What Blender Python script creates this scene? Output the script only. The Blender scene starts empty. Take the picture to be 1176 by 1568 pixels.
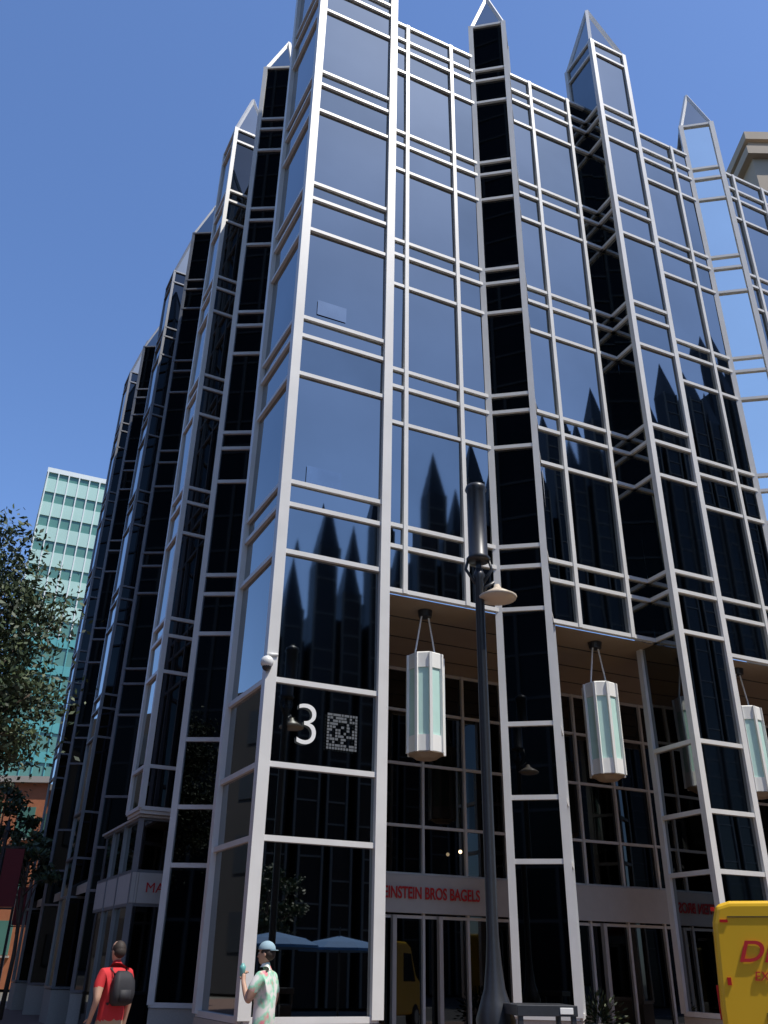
import bpy, bmesh, math, random
from mathutils import Vector, Matrix
random.seed(7)
S=bpy.context.scene
S.view_settings.view_transform='Standard'; S.view_settings.look='None'; S.view_settings.exposure=0

# ---------------- materials ----------------
def mat(name,col,rough=.6,metal=0,var=0.0,scale=5,bump=0.0,emit=0,spec=.5,detail=4):
    m=bpy.data.materials.new(name); m.use_nodes=True
    nt=m.node_tree; b=nt.nodes['Principled BSDF']
    b.inputs['Base Color'].default_value=(*col,1); b.inputs['Roughness'].default_value=rough
    b.inputs['Metallic'].default_value=metal; b.inputs['Specular IOR Level'].default_value=spec
    if emit:
        b.inputs['Emission Color'].default_value=(*col,1); b.inputs['Emission Strength'].default_value=emit
    if var or bump:
        tc=nt.nodes.new('ShaderNodeTexCoord'); n=nt.nodes.new('ShaderNodeTexNoise')
        n.inputs['Scale'].default_value=scale; n.inputs['Detail'].default_value=detail
        nt.links.new(tc.outputs['Object'],n.inputs['Vector'])
        if var:
            mx=nt.nodes.new('ShaderNodeMix'); mx.data_type='RGBA'
            mx.inputs[6].default_value=(*[max(0,c*(1-var)) for c in col],1)
            mx.inputs[7].default_value=(*[min(1,c*(1+var)) for c in col],1)
            nt.links.new(n.outputs['Fac'],mx.inputs[0]); nt.links.new(mx.outputs[2],b.inputs['Base Color'])
        if bump:
            bp=nt.nodes.new('ShaderNodeBump'); bp.inputs['Strength'].default_value=bump; bp.inputs['Distance'].default_value=.02
            nt.links.new(n.outputs['Fac'],bp.inputs['Height']); nt.links.new(bp.outputs['Normal'],b.inputs['Normal'])
    return m
GLASS=mat('mirror_glass',(.285,.30,.30),.015,1,var=.2,scale=.35,bump=.02)
GLASS2=mat('mirror_glass_older',(.235,.255,.26),.03,1,var=.2,scale=.5,bump=.03)
GLASSB=mat('bright_mirror_glass',(.97,.93,.82),.03,1,var=.08,scale=.5,bump=.03)  # paler copy of the mirror glass: a bright reflection put into the tint
GLASSD=mat('dark_mirror_glass',(.075,.08,.085),.02,1,var=.35,scale=.4,bump=.015)  # darker copy of the mirror glass: dark reflections on some pier faces tinted in
LGLASS=mat('lobby_glass',(.08,.085,.09),.02,1,var=.4,scale=.6,bump=.01)
SGLASS=mat('shopfront_glass',(.16,.17,.17),.03,1,var=.4,scale=1,bump=.01)
WHITE=mat('mullion_paint',(.66,.655,.64),.4,0,var=.12,scale=2)
GREYM=mat('mullion_paint_shaded',(.20,.21,.23),.35,.2,var=.2,scale=2)  # darker copy of the mullion paint: shade on far left wing put into colour
SOFF=mat('soffit_bronze',(.30,.235,.17),.6,0,var=.1,scale=2)
STONE=mat('plinth_granite',(.42,.39,.35),.6,0,var=.2,scale=40)
BLACK=mat('dark_void',(.01,.01,.011),.5,0,var=.3)
CREAM=mat('storefront_fascia',(.5,.48,.45),.6,0,var=.08)
RED=mat('red_paint',(.55,.02,.02),.5,0,var=.05)
METD=mat('dark_metal',(.035,.037,.042),.4,.3,var=.2,scale=20)

# ---------------- geometry helpers ----------------
class Geo:
    def __init__(s): s.v=[];s.f=[];s.m=[];s.mats=[]
    def mi(s,m):
        if m not in s.mats: s.mats.append(m)
        return s.mats.index(m)
    def poly(s,pts,m):
        i=len(s.v); s.v+= [tuple(p) for p in pts]; s.f.append(tuple(range(i,i+len(pts)))); s.m.append(s.mi(m))
    def prism(s,base,z0,z1,m,caps=True):
        n=len(base); i=len(s.v)
        s.v+=[(p[0],p[1],z0) for p in base]+[(p[0],p[1],z1) for p in base]
        k=s.mi(m)
        for j in range(n):
            a=i+j;b=i+(j+1)%n; s.f.append((a,b,b+n,a+n)); s.m.append(k)
        if caps:
            s.f.append(tuple(range(i+n,i+2*n))); s.m.append(k)
            s.f.append(tuple(reversed(range(i,i+n)))); s.m.append(k)
    def box(s,c,size,m,rot=0):
        hx,hy=size[0]/2,size[1]/2; ca,sa=math.cos(rot),math.sin(rot)
        base=[(c[0]+x*ca-y*sa,c[1]+x*sa+y*ca) for x,y in((-hx,-hy),(hx,-hy),(hx,hy),(-hx,hy))]
        s.prism(base,c[2]-size[2]/2,c[2]+size[2]/2,m)
    def bar(s,a,b,w,m,h=None):
        h=h or w; a=Vector(a);b=Vector(b); d=(b-a).normalized()
        u=d.cross(Vector((0,0,1)))
        if u.length<1e-3: u=Vector((1,0,0))
        u.normalize(); v=u.cross(d)
        i=len(s.v);k=s.mi(m)
        for p in(a,b):
            for x,y in((-1,-1),(1,-1),(1,1),(-1,1)): s.v.append(tuple(p+u*x*w/2+v*y*h/2))
        for j in range(4):
            q=(j+1)%4; s.f.append((i+j,i+q,i+4+q,i+4+j)); s.m.append(k)
        s.f.append((i+3,i+2,i+1,i)); s.f.append((i+4,i+5,i+6,i+7)); s.m+= [k,k]
    def tube(s,pts,rad,m,n=10,squash=1.0):
        pts=[Vector(p) for p in pts]; i=len(s.v);k=s.mi(m)
        for j,p in enumerate(pts):
            t=(pts[min(j+1,len(pts)-1)]-pts[max(j-1,0)]).normalized()
            u=t.cross(Vector((0,1,0)) if abs(t.z)>.7 else Vector((0,0,1))).normalized(); w=u.cross(t)
            r=rad[j] if isinstance(rad,(list,tuple)) else rad
            for q in range(n):
                a=2*math.pi*q/n; s.v.append(tuple(p+u*math.cos(a)*r+w*math.sin(a)*r*squash))
        for j in range(len(pts)-1):
            for q in range(n):
                a=i+j*n+q;b=i+j*n+(q+1)%n; s.f.append((a,b,b+n,a+n)); s.m.append(k)
        s.f.append(tuple(reversed(range(i,i+n)))); s.f.append(tuple(range(i+(len(pts)-1)*n,i+len(pts)*n))); s.m+=[k,k]
    def lathe(s,c,prof,m,n=20):
        i=len(s.v);k=s.mi(m)
        for r,z in prof:
            for q in range(n):
                a=2*math.pi*(q+.5)/n; s.v.append((c[0]+r*math.cos(a),c[1]+r*math.sin(a),c[2]+z))
        for j in range(len(prof)-1):
            for q in range(n):
                a=i+j*n+q;b=i+j*n+(q+1)%n; s.f.append((a,b,b+n,a+n)); s.m.append(k)
        s.f.append(tuple(reversed(range(i,i+n)))); s.f.append(tuple(range(i+(len(prof)-1)*n,i+len(prof)*n))); s.m+=[k,k]
    def rings(s,rings,m):
        n=len(rings[0]); i=len(s.v);k=s.mi(m)
        for r in rings: s.v+=[tuple(p) for p in r]
        for j in range(len(rings)-1):
            for q in range(n):
                a=i+j*n+q;b=i+j*n+(q+1)%n; s.f.append((a,b,b+n,a+n)); s.m.append(k)
        s.f.append(tuple(reversed(range(i,i+n)))); s.f.append(tuple(range(i+(len(rings)-1)*n,i+len(rings)*n))); s.m+=[k,k]
    def ball(s,c,r,m,n=14,t0=0,t1=1):
        rr=[];h=n//2+2
        for j in range(h+1):
            t=math.pi*(t0+(t1-t0)*j/h); t=min(max(t,.03),math.pi-.03)
            rr.append([(c[0]+r[0]*math.sin(t)*math.cos(2*math.pi*q/n),c[1]+r[1]*math.sin(t)*math.sin(2*math.pi*q/n),c[2]-r[2]*math.cos(t)) for q in range(n)])
        s.rings(rr,m)
    def obj(s,name,parent=None,smooth=False,bevel=0):
        me=bpy.data.meshes.new(name); me.from_pydata(s.v,[],s.f)
        for m in s.mats: me.materials.append(m)
        me.polygons.foreach_set('material_index',s.m)
        if smooth: me.polygons.foreach_set('use_smooth',[True]*len(s.f))
        me.update(); o=bpy.data.objects.new(name,me); S.collection.objects.link(o)
        if parent: o.parent=parent
        if bevel:
            b=o.modifiers.new('b','BEVEL'); b.width=bevel; b.segments=3; b.limit_method='ANGLE'
        return o
def empty(name,loc=(0,0,0),rz=0):
    e=bpy.data.objects.new(name,None); S.collection.objects.link(e); e.location=loc; e.rotation_euler=(0,0,rz); return e
def text(name,body,size,loc,rot,m,parent=None,ext=.006,shear=0,align='CENTER',off=0,sx=1):
    c=bpy.data.curves.new(name,'FONT'); c.body=body; c.size=size; c.extrude=ext; c.align_x=align; c.align_y='CENTER'; c.shear=shear; c.offset=off
    c.materials.append(m); o=bpy.data.objects.new(name,c); S.collection.objects.link(o); o.location=loc; o.rotation_euler=rot; o.scale=(sx,1,1)
    if parent:o.parent=parent
    return o

# ---------------- building frame ----------------
D=Vector((.9114,.4115)); N=Vector((-.4115,.9114))
def P(d,n): return D*d+N*n
M1=P(4.05,13.45); E_=Vector((-.454,.891)); G_=Vector((-.891,-.454))
def L(s,o): return M1+E_*s+G_*o
T0=8.1; FH=3.9
def rows_upper(top):
    r=[]
    for k in range(0,9):
        for dz in(0,.95,1.42):
            z=T0+k*FH+dz
            if z<top-.35: r.append(z)
    return r+[top]
LOW=[.9,3.3,4.4,5.76]
FR=Geo(); GL=Geo(); FM=WHITE; FW=1.0
def facade(a,b,rows,cuts=(),glass=GLASS,vw=.095,hw=.085,tilt=.005):
    a=Vector(a);b=Vector(b); w=(b-a).length; u=(b-a)/w; nrm=Vector((u.y,-u.x))
    xs=[0]+list(cuts)+[w]
    for z0,z1 in zip(rows[:-1],rows[1:]):
        for x0,x1 in zip(xs[:-1],xs[1:]):
            tx=random.uniform(-tilt,tilt)*(x1-x0); tz=random.uniform(-tilt,tilt)*(z1-z0)
            def q(x,z,o): p=a+u*x+nrm*o; return (p.x,p.y,z)
            gg=GLASS2 if glass is GLASS and random.random()<.3 else glass
            GL.poly([q(x0,z0,-tx-tz),q(x1,z0,tx-tz),q(x1,z1,tx+tz),q(x0,z1,-tx+tz)],gg)
    for z in rows:
        p=a+nrm*.005; r=b+nrm*.005
        FR.bar((p.x,p.y,z),(r.x,r.y,z),.11,FM,hw*FW)
    for x in cuts:
        p=a+u*x+nrm*.01
        FR.box((p.x,p.y,(rows[0]+rows[-1])/2),(vw*FW,.14,rows[-1]-rows[0]+hw),FM,math.atan2(u.y,u.x))
def post(p,z0,z1,w=.16,rot=0): FR.box((p[0],p[1],(z0+z1)/2),(w*FW,w*FW,z1-z0),FM,rot)
RD=math.atan2(D.y,D.x)
def pier(c,eave,apex,z0=.9,pw=.15,rot=RD,glasses=None):
    rows=([z for z in LOW if z>=z0] if z0<4.5 else [z0,5.76])+rows_upper(eave)
    for i in range(4):
        a=c[i];b=c[(i+1)%4]
        facade(a,b,rows,glass=GLASS if glasses is None else glasses[i])
        post(a,z0,eave+.05,pw,rot)
    ctr=sum((Vector(x) for x in c),Vector((0,0)))/4
    A=Vector((ctr.x,ctr.y,apex))
    for i in range(4):
        a=c[i];b=c[(i+1)%4]
        a3=Vector((a[0],a[1],eave));b3=Vector((b[0],b[1],eave))
        GL.poly([a3,b3,A],GLASS)
        FR.bar(a3,A,.1*FW,FM)
    if z0<2:
        FR.prism([ctr+(Vector(x)-ctr)*1.06 for x in c],0,z0-.05,STONE)
    else:
        FR.prism([ctr+(Vector(x)-ctr)*1.02 for x in c],z0-.12,z0-.05,WHITE)
BAYTOP=25.8
def bay(a,b,z0,cuts,glass=GLASS):
    facade(a,b,[z0]+[z for z in rows_upper(BAYTOP) if z>z0+.01],cuts,glass=glass)
pier([P(4.05,13.45),P(6.08,13.45),P(6.08,15.48),L(2.03,0)],31.5,36,pw=.19)
def diamondR(d0,g=None):
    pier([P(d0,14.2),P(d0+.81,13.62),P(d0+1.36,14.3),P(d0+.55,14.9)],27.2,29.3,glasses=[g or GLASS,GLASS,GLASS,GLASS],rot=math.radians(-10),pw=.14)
def squareR(d0):
    pier([P(d0,13.45),P(d0+1.28,13.45),P(d0+1.28,14.72),P(d0,14.72)],28.2,31.1,pw=.14)
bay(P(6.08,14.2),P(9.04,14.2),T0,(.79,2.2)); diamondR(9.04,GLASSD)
bay(P(10.35,14.2),P(13.1,14.2),T0,(.68,2.08)); squareR(13.1)
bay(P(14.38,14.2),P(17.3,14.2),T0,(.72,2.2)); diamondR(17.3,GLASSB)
bay(P(18.6,14.2),P(22.6,14.2),T0,(.68,2.0,3.3)); squareR(22.6)
bay(P(23.88,14.2),P(26.8,14.2),T0,(.72,2.2)); diamondR(26.8)
bay(P(28.1,14.2),P(31,14.2),T0,(.68,2.08)); squareR(31)
bay(P(32.3,14.2),P(40,14.2),T0,(1.5,3,4.5,6))
def diamondL(s0):
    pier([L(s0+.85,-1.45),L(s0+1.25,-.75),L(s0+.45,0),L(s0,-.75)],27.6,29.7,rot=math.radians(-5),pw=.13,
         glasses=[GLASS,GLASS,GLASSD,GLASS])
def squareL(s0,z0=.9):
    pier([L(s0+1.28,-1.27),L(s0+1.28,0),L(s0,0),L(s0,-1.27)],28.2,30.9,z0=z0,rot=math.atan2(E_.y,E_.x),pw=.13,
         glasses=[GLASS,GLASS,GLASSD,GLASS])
LB=4.8
bay(L(4.6,-.77),L(2.03,-.77),LB,(1.2,))
diamondL(4.6)
bay(L(8.2,-.77),L(5.85,-.77),LB,(.6,1.75)); squareL(8.2,4.8)
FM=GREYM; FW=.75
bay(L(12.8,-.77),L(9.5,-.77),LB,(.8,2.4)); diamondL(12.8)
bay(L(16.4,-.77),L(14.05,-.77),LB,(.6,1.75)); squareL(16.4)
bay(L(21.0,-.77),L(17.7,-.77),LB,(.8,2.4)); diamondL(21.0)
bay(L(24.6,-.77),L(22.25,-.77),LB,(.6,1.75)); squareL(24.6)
FM=WHITE; FW=1
SO=Geo()
def flat(pts,z,m): SO.poly([(p.x,p.y,z) for p in pts],m)
flat([L(25.5,-.9),L(2.1,-.9),P(6,14.3),P(40,14.3),P(40,40),L(25.5,-26)],25.4,BLACK)
flat([P(6.09,14.25),P(40,14.25),P(40,18.42),P(6.09,18.42)],T0-.06,SOFF)
flat([L(25.5,-.8),L(2.1,-.8),L(2.1,-2.6),L(25.5,-2.6)],LB-.03,SOFF)
SO.prism([P(5.2,15.6),P(6.09,15.6),P(6.09,18.4),P(5.2,18.4)],0,T0-.1,STONE)
# soffit joints and recessed downlights
for n_ in(15.3,16.4,17.5):
    a,b=P(6.1,n_),P(40,n_); SO.bar((a.x,a.y,T0-.065),(b.x,b.y,T0-.065),.03,METD,.012)
facade(P(6.09,18.4),P(40,18.4),[.1,2.55,3.4,4.4,5.76,7.0,T0-.1],[1.1*i for i in range(1,30)],glass=LGLASS,vw=.06,hw=.06)
SO.prism([P(6.09,18.22),P(40,18.22),P(40,18.32),P(6.09,18.32)],2.62,3.38,CREAM)
for x in(7.55,8.65,9.75,13.0,14.1):
    q=P(x,18.27); SO.box((q.x,q.y,1.3),(.09,.12,2.55),CREAM,RD)
facade(L(25.5,-2.6),L(2.1,-2.6),[.1,2.5,3.4,LB-.05],[1.5*i for i in range(1,15)],glass=LGLASS,vw=.07,hw=.07)
SO.prism([L(25.5,-2.45),L(5.9,-2.45),L(5.9,-2.3),L(25.5,-2.3)],2.75,3.5,CREAM)
for s_ in(7.0,15.3,19.6,23.6):
    SO.prism([L(s_,-2.5),L(s_+.7,-2.5),L(s_+.7,-1.6),L(s_,-1.6)],0,LB-.1,STONE)
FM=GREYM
facade(L(8.45,-.12),L(8.45,-2.25),[.1,2.75,3.45,4.6],(1.05,),glass=SGLASS,vw=.07,hw=.07)
facade(L(12.5,-.12),L(8.45,-.12),[.1,2.75,3.45,4.6],(1.3,2.6),glass=SGLASS,vw=.07,hw=.07)
post(L(8.45,-.12),0,4.6,.14,0)
FM=WHITE
SO.prism([L(12.5,-.06),L(8.36,-.06),L(8.36,-.2),L(12.5,-.2)],2.78,3.42,CREAM)
SO.prism([L(8.36,-.21),L(8.36,-2.25),L(8.5,-2.25),L(8.5,-.21)],2.78,3.42,CREAM)
SO.prism([L(8.3,-.02),L(8.3,-2.3),L(12.6,-2.3),L(12.6,-.02)],4.62,4.67,CREAM)
AWN=mat('canopy_fabric',(.45,.38,.30),.8,0,var=.15,scale=6)
for s_ in(14.2,18.0,22.4):
    a,b=L(s_,-1.5),L(s_+2.6,-1.5); c,d_=L(s_,-.2),L(s_+2.6,-.2)
    SO.poly([(a.x,a.y,4.3),(b.x,b.y,4.3),(d_.x,d_.y,3.6),(c.x,c.y,3.6)],AWN)
    SO.poly([(c.x,c.y,3.6),(d_.x,d_.y,3.6),(d_.x,d_.y,3.35),(c.x,c.y,3.35)],AWN)
BLD=empty('glass_office_building')
FR.obj('mullion_grid',BLD); GL.obj('mirror_glass_panes',BLD); SO.obj('soffits_roof_and_fascias',BLD)
RX=math.radians(90)
q=P(10.72,18.18); text('shop_sign_lettering','EINSTEIN BROS BAGELS',.33,(q.x,q.y,3.0),(RX,0,RD),RED,BLD,align='RIGHT',off=.006,sx=.68)
WT=mat('white_lettering',(.8,.8,.78),.5)
q=P(4.74,13.40); text('address_numeral','3',.98,(q.x,q.y,5.05),(RX,0,RD),WT,BLD,off=-.014)
q=L(8.34,-.95); gt=-G_; text('market_sign_lettering','MARKET',.3,(q.x,q.y,3.1),(RX,0,math.atan2(gt.y,gt.x)),RED,BLD)
g=Geo(); ET=mat('etched_glass',(.12,.13,.14),.4)
rs=random.Random(5)
cx,cz=5.36,5.03
for i in range(11):
    for j in range(12):
        x0=cx-.275+i*.05; z0=cz-.30+j*.05
        edge=i in(0,10) or j in(0,11)
        if edge or rs.random()<.55:
            w1=.05 if rs.random()<.45 and i<10 else .038
            p0=P(x0,13.385); p1=P(x0+w1,13.385)
            g.poly([(p0.x,p0.y,z0),(p1.x,p1.y,z0),(p1.x,p1.y,z0+.038),(p0.x,p0.y,z0+.038)],ET)
g.obj('etched_plaque',BLD)
LAMPM=mat('lit_downlight',(1,.72,.42),.5,emit=3)
g=Geo()
for x,z in((8.15,3.75),(12.6,3.75),(10.2,3.9),(16.2,3.8)):
    q=P(x,18.1); g.ball((q.x,q.y,z),(.04,.04,.04),LAMPM,8)
g.obj('downlights',BLD)
RP=mat('window_blind',(.30,.325,.34),.14,1,var=.2,scale=2)  # lighter patches on the panes: interior reflections put into the colour
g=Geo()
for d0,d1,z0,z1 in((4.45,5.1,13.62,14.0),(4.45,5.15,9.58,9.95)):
    a,b=P(d0,13.425),P(d1,13.425); g.poly([(a.x,a.y,z0),(b.x,b.y,z0),(b.x,b.y,z1),(a.x,a.y,z1)],RP)
g.obj('pane_reflection_patches',BLD)
g=Geo(); q=P(4.0,13.3); CW=mat('camera_housing',(.7,.7,.68),.4)
g.ball((q.x-.05,q.y,6.0),(.11,.11,.11),CW,14); g.tube([(q.x-.05,q.y,6.0),(q.x-.05,q.y,6.14),(q.x+.1,q.y+.1,6.16)],.03,CW,8)
g.ball((q.x-.05,q.y,5.93),(.08,.08,.08),METD,12); g.obj('security_camera',None,True)

# ---------------- hanging lanterns ----------------
LG=mat('frosted_green_glass',(.50,.72,.66),.35,0,var=.06); LW=mat('lantern_white_panel',(.82,.82,.79),.4,0,var=.04)
def lantern(d,n=14.75):
    q=P(d,n); e=empty('hanging_lantern',(q.x,q.y,0),RD+.2); g=Geo(); R=.36; z0=5.12;z1=7.08
    g.lathe((0,0,0),[(R*.55,z0-.06),(R*.8,z0),(R*.98,z0+.02),(R*.98,z0+.04)],SOFF,8)
    g.lathe((0,0,0),[(R,z0+.04),(R,z0+.34)],LW,8)
    g.lathe((0,0,0),[(R*.93,z0+.34),(R*.93,z1-.32)],LG,8)
    g.lathe((0,0,0),[(R,z1-.32),(R,z1-.03),(R*.9,z1)],LW,8)
    for i in range(8):
        a=2*math.pi*(i+.5)/8; x,y=R*math.cos(a),R*math.sin(a)
        g.box((x,y,(z0+z1)/2),(.055,.055,z1-z0-.05),LW,a)
    g.tube([(-.26,0,z1),(-.07,0,T0-.1)],.018,LW,8); g.tube([(.26,0,z1),(.07,0,T0-.1)],.018,LW,8)
    g.lathe((0,0,0),[(.13,T0-.2),(.15,T0-.07)],METD,16)
    g.obj('lantern_body',e)
for d in(7.62,11.85,16.0,20.1): lantern(d)

# ---------------- street lamp ----------------
e=empty('street_lamp',(1.33,11,0)); g=Geo()
LUM=mat('lamp_luminaire',(.6,.5,.38),.4)
g.lathe((0,0,0),[(.27,0),(.27,.12),(.22,.2),(.21,1.0),(.22,1.1),(.17,1.25),(.12,1.4),(.09,1.65),(.075,1.85),(.07,1.95),(.062,6.35),(.085,6.4),(.05,6.5)],METD,16)
for i in range(16):
    a=2*math.pi*i/16; g.box((.21*math.cos(a),.21*math.sin(a),.6),(.03,.03,.8),METD,a)
g.lathe((0,0,0),[(.15,6.62),(.17,6.66),(.135,6.7),(.135,7.72),(.16,7.76),(.14,7.82),(.03,7.88)],METD,20)
g.lathe((0,0,0),[(.04,6.4),(.04,6.7)],METD,8)
g.tube([(0,0,6.2),(-.18,0,6.5),(-.14,0,6.66)],.022,METD,8); g.tube([(0,0,6.2),(.18,0,6.5),(.14,0,6.66)],.022,METD,8)
g.tube([(0,0,6.0),(.08,-.02,6.22),(.2,-.04,6.3)],.025,METD,8)
g.obj('post_and_bracket',e,True)
g=Geo(); g.lathe((.24,-.04,6.02),[(.1,0),(.25,.03),(.26,.06),(.16,.12),(.06,.18),(.03,.24)],LUM,20); g.obj('luminaire',e,True)

# ---------------- litter bin ----------------
e=empty('litter_bin',(1.75,10.6,0),.1); g=Geo()
g.prism([(-.3,-.3),(.3,-.3),(.3,.3),(-.3,.3)],.06,1.0,METD); g.obj('bin_body',e,bevel=.03)
g=Geo(); g.box((0,0,1.22),(.64,.64,.1),METD)
for x in(-.28,.28):
    for y in(-.28,.28): g.box((x,y,1.09),(.05,.05,.2),METD)
g.box((0,0,.03),(.5,.5,.06),METD); g.box((.2,-.325,1.22),(.14,.01,.06),WT); g.obj('bin_hood',e,bevel=.015)

# ---------------- people ----------------
def smat(n,c,r=.7,v=.1,s=8): return mat(n,c,r,0,var=v,scale=s)
SKIN=smat('skin',(.50,.30,.21),.55,.06); HAIR=smat('hair',(.03,.02,.015),.7,.3,30)
EYEW=smat('eye_white',(.7,.7,.68),.3,0); EYED=smat('eye_iris',(.02,.015,.01),.3,0); LIP=smat('lips',(.35,.12,.10),.5,0)
SHOE=smat('shoes',(.5,.5,.5),.6,.1)
def person(name,loc,rz,J,shirt,pants,cap=None,scale=1,head_yaw=0,hand_L='hang'):
    e=empty(name,loc,rz); e.scale=(scale,)*3
    names=list(J); V=[J[k][0] for k in names]; idx={k:i for i,k in enumerate(names)}
    chain=[('pelvis','spine'),('spine','chest'),('chest','neckb'),('neckb','neck'),('neck','skull')]
    for s in'LR':
        chain+=[('chest','sh'+s),('sh'+s,'slv'+s),('slv'+s,'el'+s),('el'+s,'wr'+s),('wr'+s,'palm'+s),('pelvis','hip'+s),('hip'+s,'kn'+s),('kn'+s,'shin'+s),('shin'+s,'an'+s),('an'+s,'toe'+s)]
    me=bpy.data.meshes.new('body'); me.from_pydata(V,[(idx[a],idx[b]) for a,b in chain],[]); o=bpy.data.objects.new('tmp',me); S.collection.objects.link(o)
    o.modifiers.new('skin','SKIN')
    for k in names:
        sv=me.skin_vertices[0].data[idx[k]]; r=J[k][1]; sv.radius=(r if isinstance(r,tuple) else (r,r)); sv.use_root=(k=='pelvis')
    ss=o.modifiers.new('ss','SUBSURF'); ss.levels=3; ss.render_levels=3
    dg=bpy.context.evaluated_depsgraph_get(); ev=o.evaluated_get(dg); nm=bpy.data.meshes.new_from_object(ev)
    bpy.data.objects.remove(o)
    nm.materials.clear()
    for c in(shirt,pants,SKIN,SHOE): nm.materials.append(c)
    tr=pants.name.startswith('trousers')
    def cls(a,b):
        k=a+b
        if 'toe' in k: return 3
        if a in('neckb','neck','skull') : return 2
        if a[:2]=='sh' and b[:3]=='slv': return 0
        if a[:3]=='slv' or a[:2]=='el' or a[:2]=='wr': return 2
        if a[:3]=='hip': return 1
        if a[:2]=='kn' or a[:4]=='shin': return 1 if tr else 2
        return 0
    segs=[(Vector(J[a][0]),Vector(J[b][0]),cls(a,b),(J[a][1] if not isinstance(J[a][1],tuple) else J[a][1][0])) for a,b in chain]
    for pl in nm.polygons:
        c=pl.center; best=None;bd=9
        for a,b,k,r in segs:
            t=max(0,min(1,(c-a).dot(b-a)/max((b-a).length_squared,1e-9))); dd=(c-(a+(b-a)*t)).length-r*.6
            if dd<bd: bd=dd;best=k
        if best in(0,1): best=1 if c.z<.9 else 0
        if best==2 and c.z>.84 and c.z<1.4 and abs(c.x)<.17 and abs(c.y)<.15: best=0 if c.z>=.9 else 1
        pl.material_index=best; pl.use_smooth=True
    bo=bpy.data.objects.new('body',nm); S.collection.objects.link(bo); bo.parent=e
    h=Geo(); n=20; ck=Vector(J['skull'][0]); cz=ck.z-.04
    prof=[(-.02,.02,.045,.02),(0,.036,.078,.02),(.02,.048,.09,.035),(.05,.06,.093,.06),(.09,.069,.094,.085),(.12,.073,.09,.096),(.16,.077,.093,.1),(.195,.068,.078,.088),(.222,.045,.05,.056),(.234,.012,.014,.016)]
    rr=[]
    for z,w_,f_,b_ in prof:
        rr.append([(w_*math.cos(t),(f_ if math.sin(t)>0 else b_)*math.sin(t),z) for t in[2*math.pi*i/n for i in range(n)]])
    h.rings(rr,SKIN)
    h.rings([[( .004,.09,.118),(-.004,.09,.118),(-.004,.085,.12),(.004,.085,.12)],[(.015,.088,.075),(.006,.116,.072),(-.006,.116,.072),(-.015,.088,.075)][::-1],[(.012,.088,.064),(.004,.1,.062),(-.004,.1,.062),(-.012,.088,.064)][::-1]],SKIN)
    for sx in(-1,1):
        h.ball((sx*.03,.083,.113),(.013,.01,.008),EYEW,10); h.ball((sx*.03,.091,.113),(.006,.004,.006),EYED,8)
        h.ball((sx*.03,.088,.132),(.02,.006,.004),HAIR,8); h.ball((sx*.075,-.005,.1),(.01,.02,.032),SKIN,10)
    h.ball((0,.09,.042),(.024,.006,.006),LIP,10)
    h.ball((0,-.014,.135),(.083,.094,.103),HAIR,18,.42,1.0)
    h.ball((0,-.04,.11),(.08,.075,.08),HAIR,16)
    if cap:
        h.ball((0,-.005,.15),(.092,.108,.1),cap,20,.5,1.0)
        sg=-1
        h.rings([[(x*.07,sg*(.09+.06*math.sqrt(max(0,1-x*x)) if abs(x)<=1 else .09),.15-o) for x in(-1,-.7,-.35,0,.35,.7,1)]+[(x*.07,sg*.06,.155-o) for x in(1,.5,0,-.5,-1)] for o in(0,.008)],cap)
    ho=h.obj('head',e,True); ho.location=(ck.x,ck.y,cz); ho.rotation_euler=(0,0,head_yaw)
    hg=Geo()
    for s in'LR':
        w_=Vector(J['wr'+s][0]); pm=Vector(J['palm'+s][0]); dr=(pm-w_).normalized(); side=Vector((0,1,0)) if abs(dr.z)>.6 else Vector((0,0,1))
        side=(side-dr*side.dot(dr)).normalized(); curl=dr.cross(side)*(1 if s=='R' else -1)
        cu=1.0 if hand_L=='grip' and s=='L' else .35
        for i,ln in enumerate((.07,.08,.075,.058)):
            p0=pm+side*(.03-.02*i); p1=p0+dr*ln*.45+curl*ln*.1*cu*2; p2=p1+dr*ln*(.35-.2*cu)+curl*ln*.35*cu; p3=p2+dr*ln*(.2-.25*cu)+curl*ln*.3*cu
            hg.tube([p0,p1,p2,p3],[.0095,.009,.008,.006],SKIN,8)
        t0=w_+dr*.03+side*.025; hg.tube([t0,t0+dr*.03+side*.025+curl*.01,t0+dr*.06+side*.03+curl*.025],[.012,.01,.007],SKIN,8)
    hg.obj('fingers',e,True)
    return e
def joints(**o):
    J={'pelvis':((0,0,.97),(.165,.125)),'spine':((0,0,1.12),(.155,.12)),'chest':((0,0,1.34),(.165,.12)),'neckb':((0,0,1.47),(.085,.075)),
       'neck':((0,.015,1.53),.056),'skull':((0,.02,1.6),.05)}
    for s,x in(('L',-1),('R',1)):
        J['sh'+s]=((x*.19,0,1.42),.075); J['slv'+s]=((x*.225,0,1.27),.07); J['el'+s]=((x*.245,-.02,1.13),.042); J['wr'+s]=((x*.26,.05,.90),.028); J['palm'+s]=((x*.26,.07,.83),(.024,.036))
        J['hip'+s]=((x*.09,0,.89),.098); J['kn'+s]=((x*.1,.03,.5),.07); J['shin'+s]=((x*.1,.02,.33),.052); J['an'+s]=((x*.1,0,.1),.04); J['toe'+s]=((x*.11,.17,.04),.036)
    for k,v in o.items(): J[k]=(v,J[k][1])
    return J
stride=dict(knL=(-.1,.2,.52),shinL=(-.1,.23,.34),anL=(-.1,.27,.1),toeL=(-.11,.44,.045),knR=(.1,.0,.5),shinR=(.1,-.1,.35),anR=(.1,-.24,.15),toeR=(.11,-.1,.04))
TD=mat('tie_dye_shirt',(.62,.68,.58),.8,0)
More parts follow.
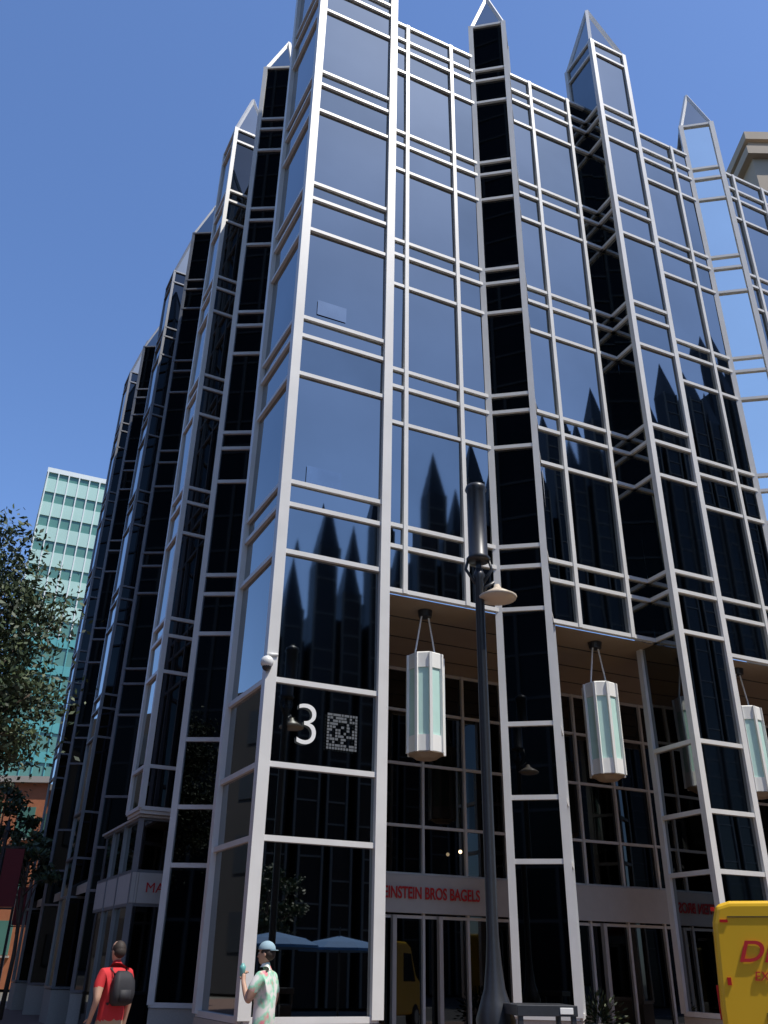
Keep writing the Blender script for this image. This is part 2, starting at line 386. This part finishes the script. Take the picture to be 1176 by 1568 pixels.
nt=TD.node_tree; tc=nt.nodes.new('ShaderNodeTexCoord'); nz=nt.nodes.new('ShaderNodeTexNoise'); nz.inputs['Scale'].default_value=8
cr=nt.nodes.new('ShaderNodeValToRGB'); cr.color_ramp.elements[0].color=(.78,.76,.72,1); cr.color_ramp.elements[0].position=.42; cr.color_ramp.elements[1].color=(.75,.25,.28,1); cr.color_ramp.elements[1].position=.66
el_=cr.color_ramp.elements.new(.53); el_.color=(.30,.70,.48,1)
nt.links.new(tc.outputs['Object'],nz.inputs['Vector']); nt.links.new(nz.outputs['Fac'],cr.inputs[0]); nt.links.new(cr.outputs[0],nt.nodes['Principled BSDF'].inputs['Base Color'])
CAP=smat('cap_cloth',(.28,.40,.46),.8,.15); YEL=smat('shorts_cloth',(.68,.70,.22),.8,.15)
pe=person('walking_man',(-1.36,12.25,0),math.radians(75),joints(slvL=(-.225,.07,1.29),elL=(-.24,.12,1.15),wrL=(-.16,.23,1.37),palmL=(-.12,.24,1.45),slvR=(.225,-.03,1.27),**stride),TD,YEL,cap=CAP,hand_L='grip',scale=1.03)
g=Geo(); CUP=smat('cup_teal',(.15,.42,.40),.4,.05)
g.lathe((-.11,.27,1.40),[(.028,0),(.036,.1),(.038,.13),(.02,.14),(.018,.16)],CUP,12); g.obj('cup',pe,True)
RS=smat('red_shirt',(.55,.025,.03),.8,.15); KH=mat('trousers_khaki',(.42,.31,.2),.8,0,var=.15,scale=8)
pe=person('walking_man',(-3.43,13.0,0),math.radians(50),joints(slvL=(-.235,.0,1.27),elL=(-.26,-.04,1.13),wrL=(-.25,.06,.92),palmL=(-.24,.10,.86),**stride),RS,KH,scale=1.03)
g=Geo(); BP=smat('backpack_nylon',(.02,.02,.024),.7,.3)
g.rings([[(x*w_,-.12-dp*(1 if y else 0)-.0,z) for x,y in((-1,0),(-1,.6),(-.7,1),(.7,1),(1,.6),(1,0))] for z,w_,dp in((1.06,.08,.05),(1.09,.13,.11),(1.2,.14,.13),(1.34,.13,.12),(1.42,.1,.08),(1.45,.06,.04))],BP)
g.rings([[(x*.09,-.22-.05*y,z) for x,y in((-1,0),(-.8,1),(.8,1),(1,0))] for z in(1.11,1.24)],BP)
for sx in(-1,1): g.tube([(sx*.1,-.12,1.40),(sx*.11,-.05,1.475),(sx*.115,.05,1.44),(sx*.12,.11,1.32),(sx*.14,.06,1.14),(sx*.13,-.1,1.08)],.016,BP,8,1)
g.obj('backpack',pe,True)

# ---------------- delivery van ----------------
e=empty('delivery_van',(4.52,13.0,0),math.atan2(-.36,.93)); YV=mat('van_yellow',(.78,.47,.02),.35,0,var=.06,scale=2)
RUB=smat('tyre_rubber',(.02,.02,.02),.8,.2); TL=mat('tail_light_red',(.5,.02,.02),.25); RIM=mat('wheel_rim',(.5,.5,.5),.3,.8)
prof=[(.03,.42),(0,.6),(.0,1.2),(.05,2.2),(.12,2.42),(.3,2.47),(3.9,2.47),(4.3,2.34),(4.8,1.55),(5.5,1.2),(5.62,.95),(5.62,.42)]
g=Geo(); Wd=2.0
rr=[[(x,y,z) for x,z in prof] for y in(0,Wd)]
n=len(prof); k=g.mi(YV)
for r in rr: g.v+=r
for j in range(n):
    a,b=j,(j+1)%n; g.f.append((a,b,b+n,a+n)); g.m.append(k)
g.f.append(tuple(reversed(range(n)))); g.f.append(tuple(range(n,2*n))); g.m+=[k,k]
g.obj('van_body',e,bevel=.07)
g=Geo(); DG=mat('van_glass',(.02,.025,.03),.05)
for y in(-.004,Wd+.004): g.poly([(3.55,y,1.35),(4.72,y,1.35),(4.28,y,2.15),(3.55,y,2.15)],DG)
g.poly([(-.006,.25,1.35),(-.006,.9,1.35),(.03,.9,2.1),(.03,.25,2.1)],DG); g.poly([(-.006,1.1,1.35),(-.006,1.75,1.35),(.03,1.75,2.1),(.03,1.1,2.1)],DG)
g.poly([(4.34,.15,2.25),(4.34,Wd-.15,2.25),(4.82,Wd-.15,1.57),(4.82,.15,1.57)],DG)
g.obj('windows',e)
g=Geo()
for x in(1.15,4.7):
    for y in(.1,Wd-.1):
        g.tube([(x,y-.13,.36),(x,y-.1,.36),(x,y+.1,.36),(x,y+.13,.36)],[.31,.36,.36,.31],RUB,24); g.tube([(x,y-.14,.36),(x,y+.14,.36)],.2,RIM,16)
g.obj('wheels',e)
g=Geo()
for y in(.14,Wd-.14): g.box((.0,y,1.25),(.04,.1,.4),TL)
for y in(.3,1.7): g.box((.07,y,2.38),(.05,.14,.05),TL)
g.box((.2,-.004,2.22),(.1,.02,.035),TL); g.box((.16,-.004,1.5),(.05,.02,.09),TL)
g.box((-.05,Wd/2,.5),(.14,Wd-.1,.18),METD); g.box((2.8,-.012,.75),(4.0,.02,.05),METD)
for x in(1.9,3.4): g.box((x,-.003,1.4),(.012,.01,1.75),METD)
g.box((2.0,-.004,2.27),(3.5,.012,.012),METD)
g.box((.62,-.012,1.1),(.12,.02,.1),METD)
g.obj('lights_bumper_trim',e)
text('van_lettering','DHL',.36,(.3,-.012,1.84),(RX,0,0),RED,e,shear=.35,align='LEFT',off=.004,sx=1.15)
text('van_sub_lettering','EXPRESS',.15,(.47,-.012,1.56),(RX,0,0),RED,e,shear=.2,align='LEFT')

# ---------------- trees ----------------
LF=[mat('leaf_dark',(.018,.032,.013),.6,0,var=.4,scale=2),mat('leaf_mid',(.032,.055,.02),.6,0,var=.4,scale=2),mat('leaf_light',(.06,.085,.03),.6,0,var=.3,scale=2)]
BARK=mat('bark',(.08,.06,.045),.9,0,var=.4,scale=10,bump=.5)
def tree(base,cz,rad,n_cl=45,per=110,leaf=.13,name='street_tree',tr=.14):
    e=empty(name,(base[0],base[1],0)); g=Geo(); H=cz
    g.tube([(0,0,0),(.05,.03,H*.4),(-.03,.05,H*.75),(0,0,H)],[tr,tr*.8,tr*.6,tr*.35],BARK,10)
    cl=[]
    for i in range(n_cl):
        a=random.uniform(0,6.28);ph=math.acos(random.uniform(-1,1)); r=random.uniform(.45,1)**.6
        c=Vector((rad[0]*r*math.sin(ph)*math.cos(a),rad[1]*r*math.sin(ph)*math.sin(a),cz+rad[2]*r*math.cos(ph)))
        cl.append(c)
        if i%3==0:
            s0=Vector((0,0,H*random.uniform(.5,.9))); g.tube([s0,s0.lerp(c,.5)+Vector((0,0,.15)),c],[tr*.4,tr*.22,.015],BARK,6)
    g.obj('trunk_and_limbs',e,True)
    g=Geo()
    for c in cl:
        cr=random.uniform(.12,.26)*sum(rad)/3
        for _ in range(per):
            o=Vector((random.gauss(0,1),random.gauss(0,1),random.gauss(0,.7)))*cr*.6; p_=c+o
            u=Vector((random.gauss(0,1),random.gauss(0,1),random.gauss(0,1))).normalized(); v=u.cross(Vector((random.gauss(0,1),random.gauss(0,1),random.gauss(0,1)))).normalized()
            s_=leaf*random.uniform(.6,1.3)
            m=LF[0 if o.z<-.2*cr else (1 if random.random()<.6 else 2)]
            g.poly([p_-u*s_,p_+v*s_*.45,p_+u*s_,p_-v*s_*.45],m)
    g.obj('foliage',e)
tree((-6.8,12.7),5.7,(1.75,1.9,2.4),130,260,.055,tr=.12)
tree((-13.6,33),5.5,(1.6,1.6,1.9),40,90,.13)
tree((-11.2,30),4.4,(1.1,1.1,.9),26,80,.1,tr=.08)
tree((11.5,-.4),3.5,(1.5,1.5,1.4),40,90,.1)
def umbrella(loc,col,closed=False):
    e=empty('patio_umbrella',(*loc,0)); g=Geo(); C=mat('umbrella_fabric',col,.8,0,var=.1)
    g.lathe((0,0,0),[(.28,0),(.28,.06),(.03,.1),(.025,2.75),(.02,2.8)],METD,12)
    if closed: g.lathe((0,0,0),[(.2,1.0),(.24,1.2),(.17,1.8),(.08,2.5),(.02,2.72)],C,10)
    else: g.lathe((0,0,0),[(1.3,2.15),(1.28,2.22),(.9,2.38),(.03,2.55)],C,8)
    g.obj('pole_and_canopy',e)
umbrella((6.8,5.2),(.03,.12,.28)); umbrella((9.6,5.0),(.03,.12,.28)); umbrella((-9.2,9.6),(.75,.45,.02),True)
def planter(loc,r=.8):
    g=Geo(); g.lathe((loc[0],loc[1],0),[(r,0),(r*1.18,.6),(r*1.12,.62),(r*1.06,.5)],STONE,20); g.obj('stone_planter')
planter((11.5,-.4))
def shrub(loc,h=.7):
    e=empty('potted_plant',(*loc,0)); g=Geo(); g.lathe((0,0,0),[(.24,0),(.33,.6),(.3,.62),(.27,.55)],STONE,16); g.obj('pot',e)
    g=Geo()
    for i in range(500):
        u=Vector((random.gauss(0,1),random.gauss(0,1),random.gauss(0,.8)+.5)).normalized(); p_=Vector((0,0,.65))+u*random.uniform(.1,h); t=Vector((random.gauss(0,1),random.gauss(0,1),random.gauss(0,1))).cross(u).normalized()
        g.poly([p_,p_+u*.07+t*.02,p_+u*.14,p_+u*.07-t*.02],random.choice(LF))
    g.obj('leaves',e)
for d_ in(6.9,11.6,12.7): q=P(d_,16.9); shrub((q.x,q.y),.55)

# ---------------- left street furniture ----------------
BAN=mat('banner_burgundy',(.12,.015,.02),.8,0,var=.2)
for (x,y) in((-9.9,24.5),(-14.5,38)):
    e=empty('banner_pole',(x,y,0)); g=Geo(); g.lathe((0,0,0),[(.14,0),(.12,.5),(.06,.7),(.05,4.6),(.08,4.65),(.02,4.9)],METD,12)
    g.box((.32,0,3.5),(.5,.03,1.4),BAN); g.box((.3,0,4.24),(.56,.04,.04),METD); g.box((.3,0,2.76),(.56,.04,.04),METD); g.obj('pole_and_banner',e)

# ---------------- background buildings ----------------
GW=mat('green_window_glass',(.10,.24,.20),.15,0,var=.35,scale=.25); GS=mat('green_spandrel',(.42,.62,.54),.4,0,var=.1,scale=.3); GM=mat('white_metal',(.7,.75,.72),.5)
TS=mat('teal_spandrel',(.10,.36,.36),.4,0,var=.15,scale=.3)
e=empty('green_glass_tower'); g=Geo(); o_=Vector((-40.3,90)); ln=34
def Q(a,b): return o_+D*a+N*b
g.prism([Q(0,0),Q(ln,0),Q(ln,22),Q(0,22)],0,53.6,GW)
z=1.2
while z<53.4:
    up=z>33
    g.prism([Q(-.12,-.14),Q(ln+.1,-.14),Q(ln+.1,.1),Q(-.12,.1)],z,z+(1.75 if up else 1.1),GS if up else TS); z+=3.1
for i in range(30):
    c=Q(i*1.2,-.13); g.box((c.x,c.y,43.3),(.13,.16,20.4),GM,RD); g.box((c.x,c.y,16.5),(.12,.16,33),TS,RD)
g.prism([Q(-.15,-.2),Q(ln,-.2),Q(ln,22),Q(-.15,22)],53.4,54.0,GM)
g.prism([Q(9,2),Q(30,2),Q(30,14),Q(9,14)],54.0,57.0,GM)
g.obj('tower_mesh',e)
BR=mat('orange_brick',(.42,.15,.07),.8,0,var=.25,scale=3)
e=empty('brick_building'); g=Geo(); g.prism([(-40,60),(-19,60),(-19,74),(-40,74)],0,12.2,BR)
for i in range(9):
    for z in(1.8,5.2,8.6): g.box((-38.6+i*2.2,59.98,z+1),(1.1,.1,1.9),GW); g.box((-38.6+i*2.2,59.9,z-.05),(1.3,.2,.12),STONE)
g.box((-29.5,59.95,12.3),(21.3,.5,.4),STONE); g.obj('brick_walls_and_windows',e)
BE=mat('beige_limestone',(.42,.34,.25),.8,0,var=.1,scale=.6)
e=empty('limestone_tower'); g=Geo(); g.prism([(27.2,45),(47,45),(47,62),(27.2,62)],0,57.8,BE)
g.prism([(26.7,44.5),(47.5,44.5),(47.5,62.5),(26.7,62.5)],55.8,56.6,BE); g.prism([(26.9,44.7),(47.3,44.7),(47.3,62.3),(26.9,62.3)],57.6,58.4,BE)
for i in range(7):
    for z in range(4,56,4): g.box((29.2+i*2.7,44.97,z),(1.3,.12,2.4),BLACK)
for j in range(6):
    for z in range(4,56,4): g.box((27.17,47+j*2.7,z),(.12,1.3,2.4),BLACK)
g.obj('tower_walls_and_windows',e)
g=Geo(); OB=mat('street_building_stone',(.022,.02,.02),.8,0,var=.3,scale=.5)
g.prism([(-46,-5),(-30,-5),(-30,60),(-46,60)],0,17,OB)
for i in range(22):
    for z in(2,6,10,13.5): g.box((-29.97,-3+i*2.8,z+1),(.1,1.5,2.0),BLACK)
g.obj('stone_office_block')

# ---------------- opposite buildings (seen in reflections) ----------------
OG=mat('opposite_glass',(.012,.013,.016),.2,0,var=.5,scale=.2,spec=.3); OW=mat('opposite_mullions',(.11,.105,.10),.6)
g=Geo(); dd=6
while dd<105:
    hh=min(60,28+max(0,dd-18)*.68)+random.uniform(-2.5,2.5)
    g.prism([P(dd,-26),P(dd+4,-26),P(dd+4,-46),P(dd,-46)],0,hh-4,OG)
    for off,w_,ex in((0,1.5,3.0),(2.1,1.3,.6)):
        b=[P(dd+off,-25),P(dd+off+w_,-25),P(dd+off+w_,-26.4),P(dd+off,-26.4)]
        ht=hh+ex-3+random.uniform(-.8,.8); g.prism(b,0,ht,OG,False); c=P(dd+off+w_/2,-25.7)
        for i in range(4):
            a=b[i];bb=b[(i+1)%4]; g.poly([(a.x,a.y,ht),(bb.x,bb.y,ht),(c.x,c.y,ht+4.2)],OG)
        for x in(0,w_): p=P(dd+off+x,-24.95); g.box((p.x,p.y,ht/2),(.12,.12,ht),OW,RD)
        z=4
        while z<ht:
            p=P(dd+off,-24.98);r=P(dd+off+w_,-24.98); g.bar((p.x,p.y,z),(r.x,r.y,z),.09,OW); z+=random.choice((1.3,1.3,2.6))
    dd+=4.2
g.obj('opposite_glass_building')
g=Geo()
g.prism([(-60,-62),(-4,-62),(-4,-42),(-60,-42)],0,120,OG)
x=-60
while x<=-4: g.box((x,-41.9,60),(.3,.3,120),OW); x+=4
for z in range(6,120,4): g.box((-32,-41.95,z),(56,.15,.25),OW)
g.obj('tall_glass_tower')

# ---------------- ground ----------------
PAV=mat('brick_paving',(.16,.10,.08),.8,0,var=.35,scale=12,bump=.3)
ASP=mat('asphalt',(.05,.05,.052),.9,0,var=.2,scale=30,bump=.2)
KB=mat('kerb_stone',(.35,.34,.32),.8,0,var=.1)
LINE=mat('road_paint',(.75,.75,.72),.7)
GR=mat('ground_earth',(.12,.115,.10),.9,0,var=.2,scale=.3)
g=Geo(); g.poly([(-1500,-1500,-.16),(1500,-1500,-.16),(1500,1500,-.16),(-1500,1500,-.16)],GR); g.obj('ground')
g=Geo(); g.prism([P(-25,6.5),P(60,6.5),P(60,45),P(-25,45)],-.15,0,PAV); g.obj('pavement')
g=Geo(); g.poly([(*P(-60,-24),-.14),(*P(110,-24),-.14),(*P(110,6.3),-.14),(*P(-60,6.3),-.14)],ASP); g.obj('road')
g=Geo(); g.poly([(*P(-60,-8),-.136),(*P(110,-8),-.136),(*P(110,-7.85),-.136),(*P(-60,-7.85),-.136)],LINE); g.obj('road_marking')
g=Geo(); g.prism([P(-25,6.34),P(60,6.34),P(60,6.495),P(-25,6.495)],-.15,.003,KB); g.obj('kerb')

# ---------------- camera / light ----------------
f=1325; p=math.radians(27.7)
cam=bpy.data.cameras.new('camera'); co=bpy.data.objects.new('camera',cam); S.collection.objects.link(co)
cam.sensor_fit='VERTICAL'; cam.sensor_height=36; cam.lens=36*f/1568; cam.clip_end=5000
fw=Vector((0,math.cos(p),math.sin(p))); up0=Vector((0,-math.sin(p),math.cos(p))); r0=Vector((1,0,0))
R=r0*.99983+up0*.01824; U=up0*.99983-r0*.01824
mw=Matrix((R,U,-fw)).transposed().to_4x4(); mw.translation=(0,0,1.6); co.matrix_world=mw
S.camera=co
el=math.radians(62); az=math.radians(122)
w=bpy.data.worlds.new('World'); S.world=w; w.use_nodes=True
nt=w.node_tree; sky=nt.nodes.new('ShaderNodeTexSky'); sky.sky_type='NISHITA'; sky.sun_disc=False
sky.sun_elevation=el; sky.sun_rotation=az; sky.ozone_density=3; sky.air_density=1; sky.dust_density=.6
mx=nt.nodes.new('ShaderNodeMix'); mx.data_type='RGBA'; mx.blend_type='MULTIPLY'; mx.inputs[0].default_value=1; mx.inputs[7].default_value=(.95,1.1,1.35,1)
nt.links.new(sky.outputs[0],mx.inputs[6]); nt.links.new(mx.outputs[2],nt.nodes['Background'].inputs[0]); nt.nodes['Background'].inputs[1].default_value=.15
sd=Vector((math.sin(az)*math.cos(el),math.cos(az)*math.cos(el),math.sin(el)))
sl=bpy.data.lights.new('sun','SUN'); sl.energy=5; sl.angle=math.radians(.5); sl.color=(1,.94,.84)
so=bpy.data.objects.new('sun',sl); S.collection.objects.link(so); so.rotation_euler=(-sd).to_track_quat('-Z','Y').to_euler()
